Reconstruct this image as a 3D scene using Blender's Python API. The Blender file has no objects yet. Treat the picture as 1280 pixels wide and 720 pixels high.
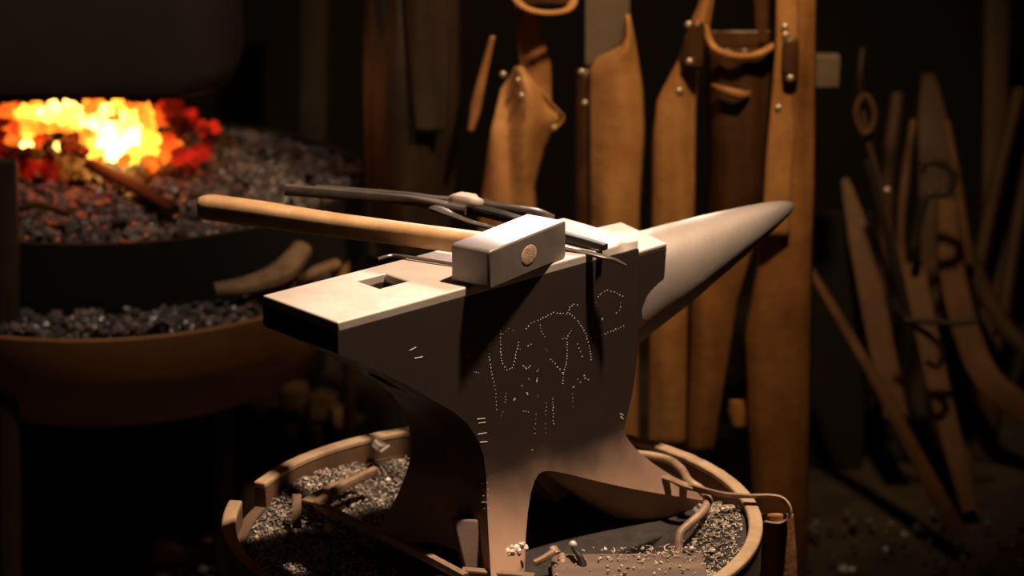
import bpy, bmesh, math, random
from mathutils import Vector, Matrix, noise
from mathutils.bvhtree import BVHTree

random.seed(7)
sc = bpy.context.scene
COL = sc.collection
R = math.radians

# ------------------------------------------------------------------ camera
F, TH, H = 3000.0, R(17.4), 1.70
CT, ST = math.cos(TH), math.sin(TH)
cam = bpy.data.cameras.new('camera'); co = bpy.data.objects.new('camera', cam); COL.objects.link(co)
co.location = (0, 0, H); co.rotation_euler = (math.pi/2 - TH, 0, 0)
cam.sensor_width = 36; cam.lens = F*36/1280
cam.dof.use_dof = True; cam.dof.focus_distance = 2.93; cam.dof.aperture_fstop = 3.2
cam.clip_start = .05; cam.clip_end = 50
sc.camera = co

def ray(u, v): return Vector(((u-640)/F, CT+(360-v)/F*ST, -ST+(360-v)/F*CT))
def at(u, v, z):
    d = ray(u, v); return Vector((0, 0, H)) + d*((z-H)/d.z)
def atY(u, v, Y):
    d = ray(u, v); return Vector((0, 0, H)) + d*(Y/d.y)

# ------------------------------------------------------------------ materials
def mat(name, c1, c2=None, rough=.6, metal=0., scale=20., bump=.2, bscale=None, stretch=(1,1,1), rough2=None, spec=.5, lo=.35, hi=.65):
    m = bpy.data.materials.new(name); m.use_nodes = True
    nt = m.node_tree; b = nt.nodes['Principled BSDF']
    b.inputs['Base Color'].default_value = (*c1, 1); b.inputs['Roughness'].default_value = rough
    b.inputs['Metallic'].default_value = metal; b.inputs['Specular IOR Level'].default_value = spec
    tc = nt.nodes.new('ShaderNodeTexCoord'); mp = nt.nodes.new('ShaderNodeMapping'); mp.inputs['Scale'].default_value = stretch
    nt.links.new(tc.outputs['Object'], mp.inputs['Vector'])
    n = nt.nodes.new('ShaderNodeTexNoise'); n.inputs['Scale'].default_value = scale; n.inputs['Detail'].default_value = 6
    n.inputs['Roughness'].default_value = .65
    nt.links.new(mp.outputs[0], n.inputs['Vector'])
    if c2:
        cr = nt.nodes.new('ShaderNodeValToRGB'); cr.color_ramp.elements[0].position = lo; cr.color_ramp.elements[1].position = hi
        cr.color_ramp.elements[0].color = (*c1, 1); cr.color_ramp.elements[1].color = (*c2, 1)
        nt.links.new(n.outputs['Fac'], cr.inputs['Fac']); nt.links.new(cr.outputs[0], b.inputs['Base Color'])
    if rough2 is not None:
        mr = nt.nodes.new('ShaderNodeMapRange'); mr.inputs['From Min'].default_value = .35; mr.inputs['From Max'].default_value = .65
        mr.inputs['To Min'].default_value = rough; mr.inputs['To Max'].default_value = rough2
        nt.links.new(n.outputs['Fac'], mr.inputs['Value']); nt.links.new(mr.outputs[0], b.inputs['Roughness'])
    if bump:
        n2 = nt.nodes.new('ShaderNodeTexNoise'); n2.inputs['Scale'].default_value = bscale or scale*4; n2.inputs['Detail'].default_value = 5
        nt.links.new(mp.outputs[0], n2.inputs['Vector'])
        bp = nt.nodes.new('ShaderNodeBump'); bp.inputs['Strength'].default_value = bump; bp.inputs['Distance'].default_value = .003
        nt.links.new(n2.outputs['Fac'], bp.inputs['Height']); nt.links.new(bp.outputs[0], b.inputs['Normal'])
    return m

def glow(name, col, strength, c2=None, scale=18, s2=None):
    m = bpy.data.materials.new(name); m.use_nodes = True; nt = m.node_tree; b = nt.nodes['Principled BSDF']
    b.inputs['Base Color'].default_value = (.02, .01, .01, 1); b.inputs['Roughness'].default_value = .9
    b.inputs['Emission Color'].default_value = (*col, 1); b.inputs['Emission Strength'].default_value = strength
    tc = nt.nodes.new('ShaderNodeTexCoord'); n = nt.nodes.new('ShaderNodeTexNoise'); n.inputs['Scale'].default_value = scale
    nt.links.new(tc.outputs['Object'], n.inputs['Vector'])
    cr = nt.nodes.new('ShaderNodeValToRGB'); cr.color_ramp.elements[0].position = .36; cr.color_ramp.elements[1].position = .62
    cr.color_ramp.elements[0].color = (*(c2 or col), 1); cr.color_ramp.elements[1].color = (*col, 1)
    nt.links.new(n.outputs['Fac'], cr.inputs['Fac']); nt.links.new(cr.outputs[0], b.inputs['Emission Color'])
    mr = nt.nodes.new('ShaderNodeMapRange'); mr.inputs['From Min'].default_value = .36; mr.inputs['From Max'].default_value = .62
    mr.inputs['To Min'].default_value = strength*.4 if s2 is None else s2; mr.inputs['To Max'].default_value = strength
    nt.links.new(n.outputs['Fac'], mr.inputs['Value']); nt.links.new(mr.outputs[0], b.inputs['Emission Strength'])
    return m

M = dict(
    face=mat('polished_steel', (.72,.62,.54), (.58,.47,.39), .58, .5, 14, .10, 90, rough2=.68),
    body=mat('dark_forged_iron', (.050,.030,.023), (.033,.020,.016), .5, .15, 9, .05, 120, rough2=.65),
    horn=mat('worn_horn_steel', (.70,.57,.47), (.50,.40,.33), .44, .72, 12, .08, 110, rough2=.56),
    mark=mat('bare_punched_steel', (.85,.76,.66), None, .4, 0, 30, 0),
    head=mat('hammer_steel', (.21,.165,.145), (.14,.11,.095), .40, .2, 16, .02, 130, rough2=.48, spec=.9),
    handle=mat('ash_handle_wood', (.66,.40,.20), (.50,.28,.12), .5, 0, 22, .12, 60, stretch=(1,1,1)),
    plug=mat('end_grain_wood', (.60,.40,.24), (.30,.18,.10), .7, 0, 120, .3),
    tongs=mat('forged_tong_steel', (.14,.11,.09), (.08,.06,.05), .34, .2, 25, .12, 120, spec=.9),
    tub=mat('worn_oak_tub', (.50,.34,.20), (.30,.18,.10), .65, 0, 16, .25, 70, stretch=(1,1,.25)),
    tubd=mat('dark_oak_tub', (.16,.085,.045), (.09,.048,.025), .7, 0, 16, .25, 70, stretch=(1,1,.25)),  # darker oak for the tub walls below the rim
    board=mat('scorched_board', (.20,.125,.09), (.11,.07,.05), .75, 0, 14, .3, stretch=(.3,2,1)),
    soil=mat('dark_scale_dust', (.040,.029,.023), (.018,.013,.010), .85, 0, 40, .8, 160),
    chip=mat('iron_scale_flakes', (.66,.53,.41), (.28,.21,.16), .5, .15, 60, .2),
    rust=mat('rusty_flat_bar', (.42,.27,.17), (.22,.13,.08), .55, .2, 30, .25, 120),
    wood=mat('pale_scrap_wood', (.30,.18,.10), (.18,.10,.05), .7, 0, 16, .25),
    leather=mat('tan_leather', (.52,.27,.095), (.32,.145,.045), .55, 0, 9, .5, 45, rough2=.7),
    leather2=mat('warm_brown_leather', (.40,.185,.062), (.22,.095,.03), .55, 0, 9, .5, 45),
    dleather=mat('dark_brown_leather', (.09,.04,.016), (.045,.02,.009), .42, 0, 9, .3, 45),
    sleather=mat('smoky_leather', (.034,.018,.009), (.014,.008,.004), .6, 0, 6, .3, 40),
    greyb=mat('grey_board', (.14,.105,.075), (.10,.075,.05), .75, 0, 10, .2),
    rivet=mat('dull_rivet', (.6,.52,.42), None, .35, .7, 20, 0),
    iron=mat('black_iron', (.035,.026,.02), (.018,.014,.011), .6, .3, 14, .2),
    hood=mat('sooty_sheet_iron', (.05,.032,.024), (.035,.022,.017), .7, .2, 6, .1),
    pan=mat('rusty_pan', (.36,.165,.052), (.24,.105,.032), .65, 0, 5, .15, 30),
    coal=mat('coal', (.15,.135,.132), (.05,.045,.045), .28, 0, 50, .5, 130, spec=.8),
    ash=mat('ashy_coal', (.30,.22,.19), (.13,.10,.09), .6, 0, 40, .4),
    tool=mat('old_tool_handle', (.135,.060,.020), (.07,.031,.011), .65, 0, 12, .2),
    toold=mat('dark_tool_wood', (.065,.033,.014), (.034,.017,.008), .7, 0, 12, .2),
    floor=mat('packed_earth', (.060,.040,.028), (.022,.015,.011), .9, 0, 8, .8, 60),
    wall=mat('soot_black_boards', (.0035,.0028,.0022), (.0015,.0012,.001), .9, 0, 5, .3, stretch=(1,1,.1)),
    white=glow('white_hot_coal', (1,.62,.16), 9, (1,.42,.05)),
    yellow=glow('yellow_hot_coal', (1,.38,.03), 4.5, (1,.16,.01)),
    orange=glow('orange_coal', (1,.15,.012), 1.7, (.8,.03,.004)),
    red=glow('red_coal', (.75,.02,.006), .8, (.3,.004,.002), s2=.05),
)

def add_lit_rust(m, c, z0, z1):
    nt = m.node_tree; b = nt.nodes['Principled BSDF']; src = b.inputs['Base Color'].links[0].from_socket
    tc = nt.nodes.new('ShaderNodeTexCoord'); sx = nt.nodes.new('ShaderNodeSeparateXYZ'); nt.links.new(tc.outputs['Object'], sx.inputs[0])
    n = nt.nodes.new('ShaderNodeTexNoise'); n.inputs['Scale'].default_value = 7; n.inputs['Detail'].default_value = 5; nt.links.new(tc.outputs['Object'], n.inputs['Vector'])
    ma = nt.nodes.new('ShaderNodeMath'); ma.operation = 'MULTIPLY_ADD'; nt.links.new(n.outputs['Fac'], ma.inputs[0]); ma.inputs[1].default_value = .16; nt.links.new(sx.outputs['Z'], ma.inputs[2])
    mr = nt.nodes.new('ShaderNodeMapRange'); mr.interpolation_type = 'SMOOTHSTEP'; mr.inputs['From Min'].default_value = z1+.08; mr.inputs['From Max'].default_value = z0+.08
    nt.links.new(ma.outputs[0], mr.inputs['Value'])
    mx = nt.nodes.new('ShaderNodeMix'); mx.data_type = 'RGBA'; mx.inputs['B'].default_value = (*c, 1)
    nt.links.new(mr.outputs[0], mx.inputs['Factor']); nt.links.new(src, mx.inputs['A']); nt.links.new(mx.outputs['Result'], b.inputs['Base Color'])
add_lit_rust(M['body'], (.54,.32,.21), .02, .14)   # rusty brown base, lightened to put the light on the feet into its colour

# ------------------------------------------------------------------ helpers
def link(name, me, m, parent=None, smooth=True, bevel=0, seg=2, ang=35):
    o = bpy.data.objects.new(name, me); COL.objects.link(o)
    if m: me.materials.append(m)
    if parent: o.parent = parent
    if smooth:
        for p in me.polygons: p.use_smooth = True
        try: me.set_sharp_from_angle(angle=R(ang))
        except Exception: pass
    if bevel:
        b = o.modifiers.new('bevel', 'BEVEL'); b.width = bevel; b.segments = seg; b.limit_method = 'ANGLE'; b.angle_limit = R(40)
        b.harden_normals = False
    return o
def fin(bm, name, m, parent=None, **k):
    bmesh.ops.recalc_face_normals(bm, faces=bm.faces)
    me = bpy.data.meshes.new(name); bm.to_mesh(me); bm.free()
    return link(name, me, m, parent, **k)
def recenter(o):
    """move the object's origin to the base centre of its mesh"""
    vs = [v.co for v in o.data.vertices]
    c = Vector(((min(v.x for v in vs)+max(v.x for v in vs))/2, (min(v.y for v in vs)+max(v.y for v in vs))/2, min(v.z for v in vs)))
    o.data.transform(Matrix.Translation(-c)); o.location = c
    return o
def tag(o, label, cat, group=None, kind=None):
    if label: o['label'] = label
    if cat: o['category'] = cat
    if group: o['group'] = group
    if kind: o['kind'] = kind
    return o
def empty(name, loc, label, cat, group=None):
    o = bpy.data.objects.new(name, None); COL.objects.link(o); o.location = loc; o.empty_display_size = .05
    bpy.context.view_layer.update()
    return tag(o, label, cat, group)
def adopt(child, root):
    """child mesh was built in world space"""
    top = root
    while top.parent: top = top.parent
    child.data.transform(Matrix.Translation(-top.location)); child.parent = root
    return child
def frame_along(pts, i, up=Vector((0,0,1))):
    a = pts[max(i-1,0)]; b = pts[min(i+1,len(pts)-1)]
    t = (b-a).normalized(); s = t.cross(up)
    if s.length < 1e-4: s = t.cross(Vector((0,1,0)))
    s.normalize(); return t, s, s.cross(t).normalized()
def smooth_path(pts, n=6):
    out = []
    P = [Vector(p) for p in pts]
    for i in range(len(P)-1):
        p0 = P[max(i-1,0)]; p1 = P[i]; p2 = P[i+1]; p3 = P[min(i+2,len(P)-1)]
        for k in range(n):
            t = k/n
            out.append(.5*((2*p1)+(p2-p0)*t+(2*p0-5*p1+4*p2-p3)*t*t+(3*p1-p0-3*p2+p3)*t**3))
    out.append(P[-1]); return out
def lerp_list(L, t):
    if not isinstance(L, (list, tuple)): return L
    x = t*(len(L)-1); i = min(int(x), len(L)-2); f = x-i
    return L[i]*(1-f)+L[i+1]*f
def sweep_bm(bm, pts, rw, rh=None, seg=10, smooth=6, up=Vector((0,0,1)), square=False):
    """tube along pts; rw half width sideways, rh half height along up"""
    P = smooth_path(pts, smooth) if smooth else [Vector(p) for p in pts]
    rh = rw if rh is None else rh
    rings = []
    for i, p in enumerate(P):
        t, s, u = frame_along(P, i, up); f = i/(len(P)-1)
        a, b = lerp_list(rw, f), lerp_list(rh, f); ring = []
        for k in range(seg):
            an = 2*math.pi*(k+.5)/seg; cx, cy = math.cos(an), math.sin(an)
            if square:
                e = .28 if square is True else square; cx = math.copysign(abs(cx)**e, cx); cy = math.copysign(abs(cy)**e, cy)
            ring.append(bm.verts.new(p+s*cx*a+u*cy*b))
        rings.append(ring)
    for i in range(len(rings)-1):
        for k in range(seg):
            bm.faces.new((rings[i][k], rings[i][(k+1)%seg], rings[i+1][(k+1)%seg], rings[i+1][k]))
    bm.faces.new(rings[0][::-1]); bm.faces.new(rings[-1])
def sweep(name, pts, m, rw, rh=None, parent=None, **k):
    bm = bmesh.new(); sweep_bm(bm, pts, rw, rh, **k)
    o = fin(bm, name, m)
    return adopt(o, parent) if parent else recenter(o)
def box_bm(bm, c, sx, sy, sz, rot=0, tilt=None):
    mtx = Matrix.Translation(c) @ Matrix.Rotation(rot, 4, 'Z')
    if tilt: mtx = mtx @ tilt
    r = bmesh.ops.create_cube(bm, size=1, matrix=mtx @ Matrix.Diagonal((sx, sy, sz, 1)))
    return r['verts']
def lump_bm(bm, c, r, sub=1, amp=.35, sq=(1,1,1), off=None):
    rot = Matrix.Rotation(random.uniform(0,6.28), 3, 'Z') @ Matrix.Rotation(random.uniform(0,6.28), 3, 'X')
    g = bmesh.ops.create_icosphere(bm, subdivisions=sub, radius=1)
    o = Vector((random.uniform(-50,50), random.uniform(-50,50), random.uniform(-50,50)))
    for v in g['verts']:
        k = 1+amp*noise.noise(v.co*1.3+o)*2
        q = rot @ Vector((v.co.x*sq[0], v.co.y*sq[1], v.co.z*sq[2]))
        v.co = Vector(c)+q*k*r
def flake_bm(bm, c, r, th):
    n = random.randint(4, 6); rot = Matrix.Rotation(random.uniform(0,6.28), 3, 'Z') @ Matrix.Rotation(random.uniform(-.8,.8), 3, 'X') @ Matrix.Rotation(random.uniform(-.8,.8), 3, 'Y')
    top, bot = [], []
    for k in range(n):
        an = 6.283*k/n+random.uniform(-.3,.3); rr = r*random.uniform(.6,1.2)
        top.append(bm.verts.new(Vector(c)+rot@Vector((rr*math.cos(an), rr*math.sin(an), th))))
        bot.append(bm.verts.new(Vector(c)+rot@Vector((rr*math.cos(an), rr*math.sin(an), -th))))
    bm.faces.new(top); bm.faces.new(bot[::-1])
    for k in range(n): bm.faces.new((top[k], bot[k], bot[(k+1)%n], top[(k+1)%n]))
def curl_bm(bm, c, r):
    """tiny curled shaving"""
    a0 = random.uniform(0,6.28); tz = random.uniform(-.7,.7); k = random.uniform(1.5,4)
    ps = []
    for i in range(5):
        an = a0+i*k/4; ps.append(Vector(c)+Vector((r*math.cos(an), r*math.sin(an), r*tz*(i-2)/2)))
    sweep_bm(bm, ps, r*.22, r*.08, seg=4, smooth=0)
def boolean(o, cutter):
    md = o.modifiers.new('cut', 'BOOLEAN'); md.operation = 'DIFFERENCE'; md.object = cutter; md.solver = 'EXACT'
    bpy.context.view_layer.update()
    dg = bpy.context.evaluated_depsgraph_get()
    me = bpy.data.meshes.new_from_object(o.evaluated_get(dg))
    o.modifiers.clear(); old = o.data; o.data = me; bpy.data.meshes.remove(old)
    bpy.data.objects.remove(cutter)
    for p in me.polygons: p.use_smooth = True
    me.set_sharp_from_angle(angle=R(32))

# ------------------------------------------------------------------ setting
bm = bmesh.new()
bmesh.ops.create_grid(bm, x_segments=120, y_segments=120, size=1)
for v in bm.verts:
    v.co = Vector((v.co.x*4, v.co.y*3.2+3.6, 0)); v.co.z = (noise.fractal(v.co*3.2, 1, 2, 4))*.016-.016
tag(fin(bm, 'floor', M['floor'], smooth=True), None, None, kind='structure')
for nm, c, s in (('wall_back', (0, 5.45, 1.5), (8, .1, 3.1)), ('wall_left', (-2.3, 3.6, 1.5), (.1, 3.7, 3.1)), ('wall_right', (2.3, 3.6, 1.5), (.1, 3.7, 3.1))):
    bm = bmesh.new(); box_bm(bm, Vector(c), *s)
    tag(fin(bm, nm, M['wall'], smooth=False), None, None, kind='structure')

# ------------------------------------------------------------------ anvil
ZF = .85; ZB = .47; PHI = R(43)
AO = Vector((-.1975, 2.582, 0)); A = Vector((math.cos(PHI), math.sin(PHI), 0)); B = Vector((math.sin(PHI), -math.cos(PHI), 0))
P0 = at
def L(u, w, z): return AO+A*u+B*w+Vector((0,0,z))
base = L(.345, -.07, ZB)
anvil = empty('anvil', base, 'large dark forged anvil with a pale horn standing in the round tub', 'anvil')
def AL(u, w, z): return L(u, w, z)-base

WN, WF = 0.0, -.14
FP = .838
prof = [(0,FP),(0,.812),(.03,.795),(.067,.772),(.105,.748),(.14,.722),(.172,.700),(.197,.677),(.213,.652),(.223,.628),(.227,.60)]
prof2 = [(.468,.60),(.474,.62),(.481,.64),(.487,.67),(.49,.70),(.49,FP)]
bm = bmesh.new()
near = [bm.verts.new(AL(u, WN, z)) for u, z in prof+prof2]
far = [bm.verts.new(AL(u, WF, z)) for u, z in prof+prof2]
n = len(near)
bm.faces.new(near); bm.faces.new(far[::-1])
for i in range(n):
    j = (i+1) % n
    if i == len(prof)-1: continue      # bottom is closed by the base loft
    bm.faces.new((near[i], near[j], far[j], far[i]))
# base loft: rings of NS*4 points from the waist down to the feet
NS = 28; NV = 16
cw = [(.227,0),(.468,0),(.468,-.14),(.227,-.14)]           # waist corners  near-heel, near-horn, far-horn, far-heel
cf = [(.172,.070),(.590,.066),(.50,-.19),(.205,-.18)]       # foot corners
def side_pt(c, s, t, cc): return (c[s][0]*(1-t)+c[(s+1)%4][0]*t, c[s][1]*(1-t)+c[(s+1)%4][1]*t)
def archz(s, t):
    if s == 0:   # near side: asymmetric arch
        if t < .17: return ZB
        if t < .38: return ZB+.112*math.sin((t-.17)/.21*math.pi/2)**.75
        if t < .96: return ZB+.112*(1-((t-.38)/.58)**1.35)+.02*((t-.38)/.58)
        return ZB+.02*(1-(t-.96)/.04)
    if .18 < t < .82: return ZB+.012*math.sin((t-.18)/.64*math.pi)**.6
    return ZB
inset = {0:(0,-1), 1:(-1,0), 2:(0,1), 3:(1,0)}
rings = []
NV = 24
for iv in range(NV+1):
    v = iv/NV; ring = []
    for s in range(4):
        for k in range(NS):
            t = k/NS
            uw = side_pt(cw, s, t, 0); uf = side_pt(cf, s, t, 0)
            zb = archz(s, t); z = .60+(zb-.60)*v
            d = (.60-z)/(.60-ZB)                       # depth below waist 0..1
            fl = min(1, (d/.88))**1.55                                 # flare
            dip = math.sin(math.pi*t)**.8 * (.035 if s == 0 else .04) * fl
            u = uw[0]*(1-fl)+uf[0]*fl + inset[s][0]*dip; w = uw[1]*(1-fl)+uf[1]*fl + inset[s][1]*dip
            ring.append(bm.verts.new(AL(u, w, z)))
    rings.append(ring)
NR = NS*4
for i in range(NV):
    for k in range(NR):
        bm.faces.new((rings[i][k], rings[i][(k+1)%NR], rings[i+1][(k+1)%NR], rings[i+1][k]))
# inner shell of the hollow underside
cen = bm.verts.new(AL(.345, -.07, .575))
mid = []
for k in range(NR):
    p = rings[-1][k].co; q = AL(.345, -.07, max(.575, p.z+base.z+.002) )
    mid.append(bm.verts.new(p*.55+q*.45 if p.z+base.z > ZB+.01 else Vector((p.x*.62+q.x*.38, p.y*.62+q.y*.38, p.z))))
for k in range(NR):
    bm.faces.new((rings[-1][k], rings[-1][(k+1)%NR], mid[(k+1)%NR], mid[k]))
    bm.faces.new((mid[k], mid[(k+1)%NR], cen))
bmesh.ops.remove_doubles(bm, verts=bm.verts, dist=.0004)
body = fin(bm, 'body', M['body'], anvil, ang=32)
c = bmesh.new(); box_bm(c, L(.1395, -.088, .80), .046, .043, .2, PHI)
boolean(body, fin(c, 'cutter', None))

# face plate
bm = bmesh.new()
fp = [(0,WN),(.10,WN+.0008),(.25,WN-.0006),(.40,WN+.0004),(.45,WN-.001),(.468,WN-.010),(.474,WN-.006),(.489,WN),(.491,-.05),(.4925,-.10),(.493,WF),(.25,WF),(0,WF)]
top = [bm.verts.new(AL(u, w, ZF)) for u, w in fp]; bot = [bm.verts.new(AL(u, w if w < -.02 else WN, FP-.0005)) for u, w in fp]
bm.faces.new(top); bm.faces.new(bot[::-1])
for i in range(len(fp)): bm.faces.new((top[i], top[(i+1)%len(fp)], bot[(i+1)%len(fp)], bot[i]))
plate = fin(bm, 'face_plate', M['face'], anvil, ang=32)
c = bmesh.new(); box_bm(c, L(.1395, -.088, .84), .046, .043, .1, PHI)
boolean(plate, fin(c, 'cutter', None))
b_ = plate.modifiers.new('bevel', 'BEVEL'); b_.width = .0022; b_.segments = 3; b_.limit_method = 'ANGLE'; b_.angle_limit = R(50)
plate['label'] = 'bright polished steel face with a square hole'

# step table
bm = bmesh.new()
tp = [(.485,.0),(.544,-.002),(.572,-.112),(.485,-.118)]
zt = [.830]*4; zbm = [.72,.745,.745,.72]
top = [bm.verts.new(AL(u, w, z)) for (u, w), z in zip(tp, zt)]; bot = [bm.verts.new(AL(u-.004, w*.96-.002, z)) for (u, w), z in zip(tp, zbm)]
bm.faces.new(top); bm.faces.new(bot[::-1])
for i in range(4): bm.faces.new((top[i], top[(i+1)%4], bot[(i+1)%4], bot[i]))
fin(bm, 'step_table', M['body'], anvil, bevel=.002, seg=2)['label'] = 'dark step between face and horn'

bm = bmesh.new()
top = [bm.verts.new(AL(u, w, .8345)) for u, w in tp]; bot = [bm.verts.new(AL(u, w, .8295)) for u, w in tp]
bm.faces.new(top); bm.faces.new(bot[::-1])
for i in range(4): bm.faces.new((top[i], top[(i+1)%4], bot[(i+1)%4], bot[i]))
fin(bm, 'step_lit_top', M['face'], anvil, bevel=.0015, seg=3)['label'] = 'pale slab with overhead light put into the colour of the step top'  # bright slab paints a lit top onto the dark step
# horn
bm = bmesh.new(); rings = []
HR = [(.470,.748,.050,.086),(.50,.754,.056,.080),(.54,.764,.058,.070),(.60,.775,.0545,.059),(.66,.787,.046,.047),(.72,.798,.035,.036),(.775,.808,.024,.0245),(.81,.814,.016,.0165),(.832,.8175,.010,.010),(.842,.819,.0045,.0045)]
HS = smooth_path([Vector((h[0], h[1], 0)) for h in HR], 4); RS = smooth_path([Vector((h[2], h[3], 0)) for h in HR], 4)
for hp, rp in zip(HS, RS):
    ring = []
    for k in range(40):
        an = 2*math.pi*k/40
        cx, cz = math.cos(an), math.sin(an)
        if cz > 0: cz = cz**.9
        wc = -.058+.010*max(0,(hp.x-.54)/.3)
        jit = 1+.012*noise.noise(Vector((hp.x*30, an*2, 0)))
        ring.append(bm.verts.new(AL(hp.x, wc+cx*rp.x*jit, hp.y+cz*rp.y*jit)))
    rings.append(ring)
for i in range(len(rings)-1):
    for k in range(40): bm.faces.new((rings[i][k], rings[i][(k+1)%40], rings[i+1][(k+1)%40], rings[i+1][k]))
bm.faces.new(rings[0][::-1]); bm.faces.new(rings[-1])
fin(bm, 'horn', M['horn'], anvil, ang=60)['label'] = 'smooth tapering horn worn bright on top'

# punched dot marks on the near side : strokes given where they sit on the iron
bpy.context.view_layer.update()
bb = bmesh.new(); bb.from_mesh(body.data); bb.transform(Matrix.Translation(base))
bvh = BVHTree.FromBMesh(bb)
strokes = [  # (points, dot spacing px, radius mm)
    ([(626,418),(626,440),(628,455),(634,463),(640,460),(644,448),(648,428)], 4.2, .95),
    ([(611,446),(614,460),(617,478)], 4.2, .9), ([(618,482),(620,492),(621,512)], 5, .7), ([(612,430),(611,442)], 5,.5),
    ([(622,410),(629,418),(636,411),(641,413)], 4.5, .7),
    ([(658,411),(664,404),(672,401),(682,396),(692,391),(700,392)], 3.8, 1.0),
    ([(700,392),(712,392),(722,401),(728,410),(733,420),(736,432),(739,450)], 4, 1.0),
    ([(710,391),(712,384),(717,381),(722,382)], 3.5, 1.0),
    ([(748,371),(752,366),(759,363),(768,365),(778,370)], 4, .9), ([(745,378),(747,383)],4,.6),
    ([(776,379),(775,388),(771,391)], 4.5, .7), ([(753,398),(753,399)],4,1.1),
    ([(734,424),(744,422),(752,419),(760,416),(770,412),(780,407)], 4.2, .85),
    ([(703,424),(710,420),(714,414)], 4, .8), ([(709,424),(709,438),(708,452),(705,466)], 3.6, .95),
    ([(688,449),(694,455),(700,462),(703,466)], 4, .95), ([(704,468),(704,480)], 4, 1.0),
    ([(722,430),(725,440),(727,446)], 4.5, .85), ([(730,470),(731,473),(735,475)], 3, 1.1), ([(722,474),(725,478)],4,.7),
    ([(716,484),(718,484)], 3, 1.0), ([(716,492),(716,508)], 5.5, .5),
    ([(660,433),(664,431)], 3, 1.0), ([(654,458),(658,461),(663,458)], 2.8, 1.0), ([(593,465),(598,466)],3,.8),
    ([(673,462),(672,464)],3,.8), ([(671,473),(671,478)], 3, 1.1), ([(643,499),(643,500)], 3, 1.3), ([(659,491),(659,493)], 3, 1.3), ([(652,483),(653,482)],3,.8),
    ([(691,499),(691,513),(692,530)], 4, .95), ([(683,504),(682,518)], 4.5, .7), ([(670,518),(669,530),(668,542)], 5, .7), ([(682,530),(682,541)],5,.6),
    ([(675,406),(677,415),(681,421)], 4.5, .7), ([(654,514),(661,515)], 3, .7), ([(632,492),(632,503)],4,.7), ([(628,515),(627,520)],4,.5), ([(665,562),(665,563)],3,.9),
    ([(583,443),(585,444)],3,.5),([(648,435),(650,437)],4,.5),([(672,494),(673,496)],4,.5),([(661,474),(662,475)],4,.6),([(682,436),(684,438)],4,.5),
]
bm = bmesh.new()
for pts, sp, rmm in strokes:
    for i in range(len(pts)-1):
        p, q = Vector((*pts[i],0)), Vector((*pts[i+1],0)); m_ = max(1, round((q-p).length/sp))
        for k in range(m_+(1 if i == len(pts)-2 else 0)):
            s = p.lerp(q, k/m_)
            d = ray(s.x+random.uniform(-.5,.5), s.y+random.uniform(-.5,.5)).normalized()
            hit = bvh.ray_cast(Vector((0,0,H)), d)
            if hit[0] is None: continue
            P, N = hit[0], hit[1]
            if N.dot(d) > 0: N = -N
            rr = rmm*random.uniform(.75,1.15)*.001
            rot = N.to_track_quat('Z', 'Y').to_matrix().to_4x4()
            bmesh.ops.create_icosphere(bm, subdivisions=1, radius=1, matrix=Matrix.Translation(P-base) @ rot @ Matrix.Diagonal((rr*1.15, rr, rr*.45, 1)))
# scratches
for x0,y0,x1,y1,rr in ((512,438,520,434,.5),(518,448,528,446,.5),(596,524,606,523,.5),(598,529,607,528,.5),(597,543,608,541,.5),(600,553,609,552,.6),(602,605,609,603,.8),(603,612,610,611,.8),(604,620,610,619,.8),(605,636,611,635,.9),(602,628,608,628,.6),(775,517,779,519,.7),(776,521,779,524,.9),(700,606,712,604,.4)):
    h0 = bvh.ray_cast(Vector((0,0,H)), ray(x0,y0).normalized()); h1 = bvh.ray_cast(Vector((0,0,H)), ray(x1,y1).normalized())
    if h0[0] and h1[0] and (h0[0]-h1[0]).length < .05: sweep_bm(bm, [h0[0]-base, h1[0]-base], rr*.001, seg=5, smooth=0)
pmk = fin(bm, 'punch_marks', M['mark'], anvil); pmk['kind'] = 'stuff'; pmk['label'] = 'pale dotted punch marks and scratches on the dark side'

# ------------------------------------------------------------------ hammer
hA = Vector((math.cos(R(55)), math.sin(R(55)), 0)); hB = Vector((math.cos(R(145)), math.sin(R(145)), 0))  # head axis, handle axis (away)
h0 = Vector((-.026, 2.704, 0)); HZ = .8502
ham = empty('hammer', h0+hA*.08+Vector((0,0,HZ)), 'wooden handled forging hammer with a square steel head lying across the anvil face', 'hammer')
hb = ham.location
bm = bmesh.new()
secs = [(0,.002,.0),(.004,.0,.0),(.05,.0,.0),(.062,-.002,.0),(.105,-.002,.0),(.118,.0,.0),(.159,.0,.0),(.163,.002,.0)]
HH = .0475; rings = []
for t, ins, _ in secs:
    ex = 0; ins = ins if t < .01 or t > .15 else 0
    c0 = [(ins, ins), (.058+ex-ins, ins), (.058+ex-ins, HH-ins), (ins, HH-ins)]
    rings.append([bm.verts.new(h0+hA*t+hB*y+Vector((0,0,HZ+z))-hb) for y, z in c0])
for i in range(len(rings)-1):
    for k in range(4): bm.faces.new((rings[i][k], rings[i][(k+1)%4], rings[i+1][(k+1)%4], rings[i+1][k]))
bm.faces.new(rings[0][::-1]); bm.faces.new(rings[-1])
fin(bm, 'head', M['head'], ham, bevel=.0022, seg=3)
hc = h0+hA*.0805+Vector((0,0,HZ+.0245))
pts = [hc+hB*.046+Vector((0,0,.001)), hc+hB*.08, hc+hB*.16+Vector((0,0,-.003)), hc+hB*.30+Vector((0,0,-.010)), hc+hB*.42+Vector((0,0,-.014)), hc+hB*.500+Vector((0,0,-.017)), hc+hB*.514+Vector((0,0,-.018))]
pts[1:] = [p-hA*.004*i for i, p in enumerate(pts[1:])]
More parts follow.
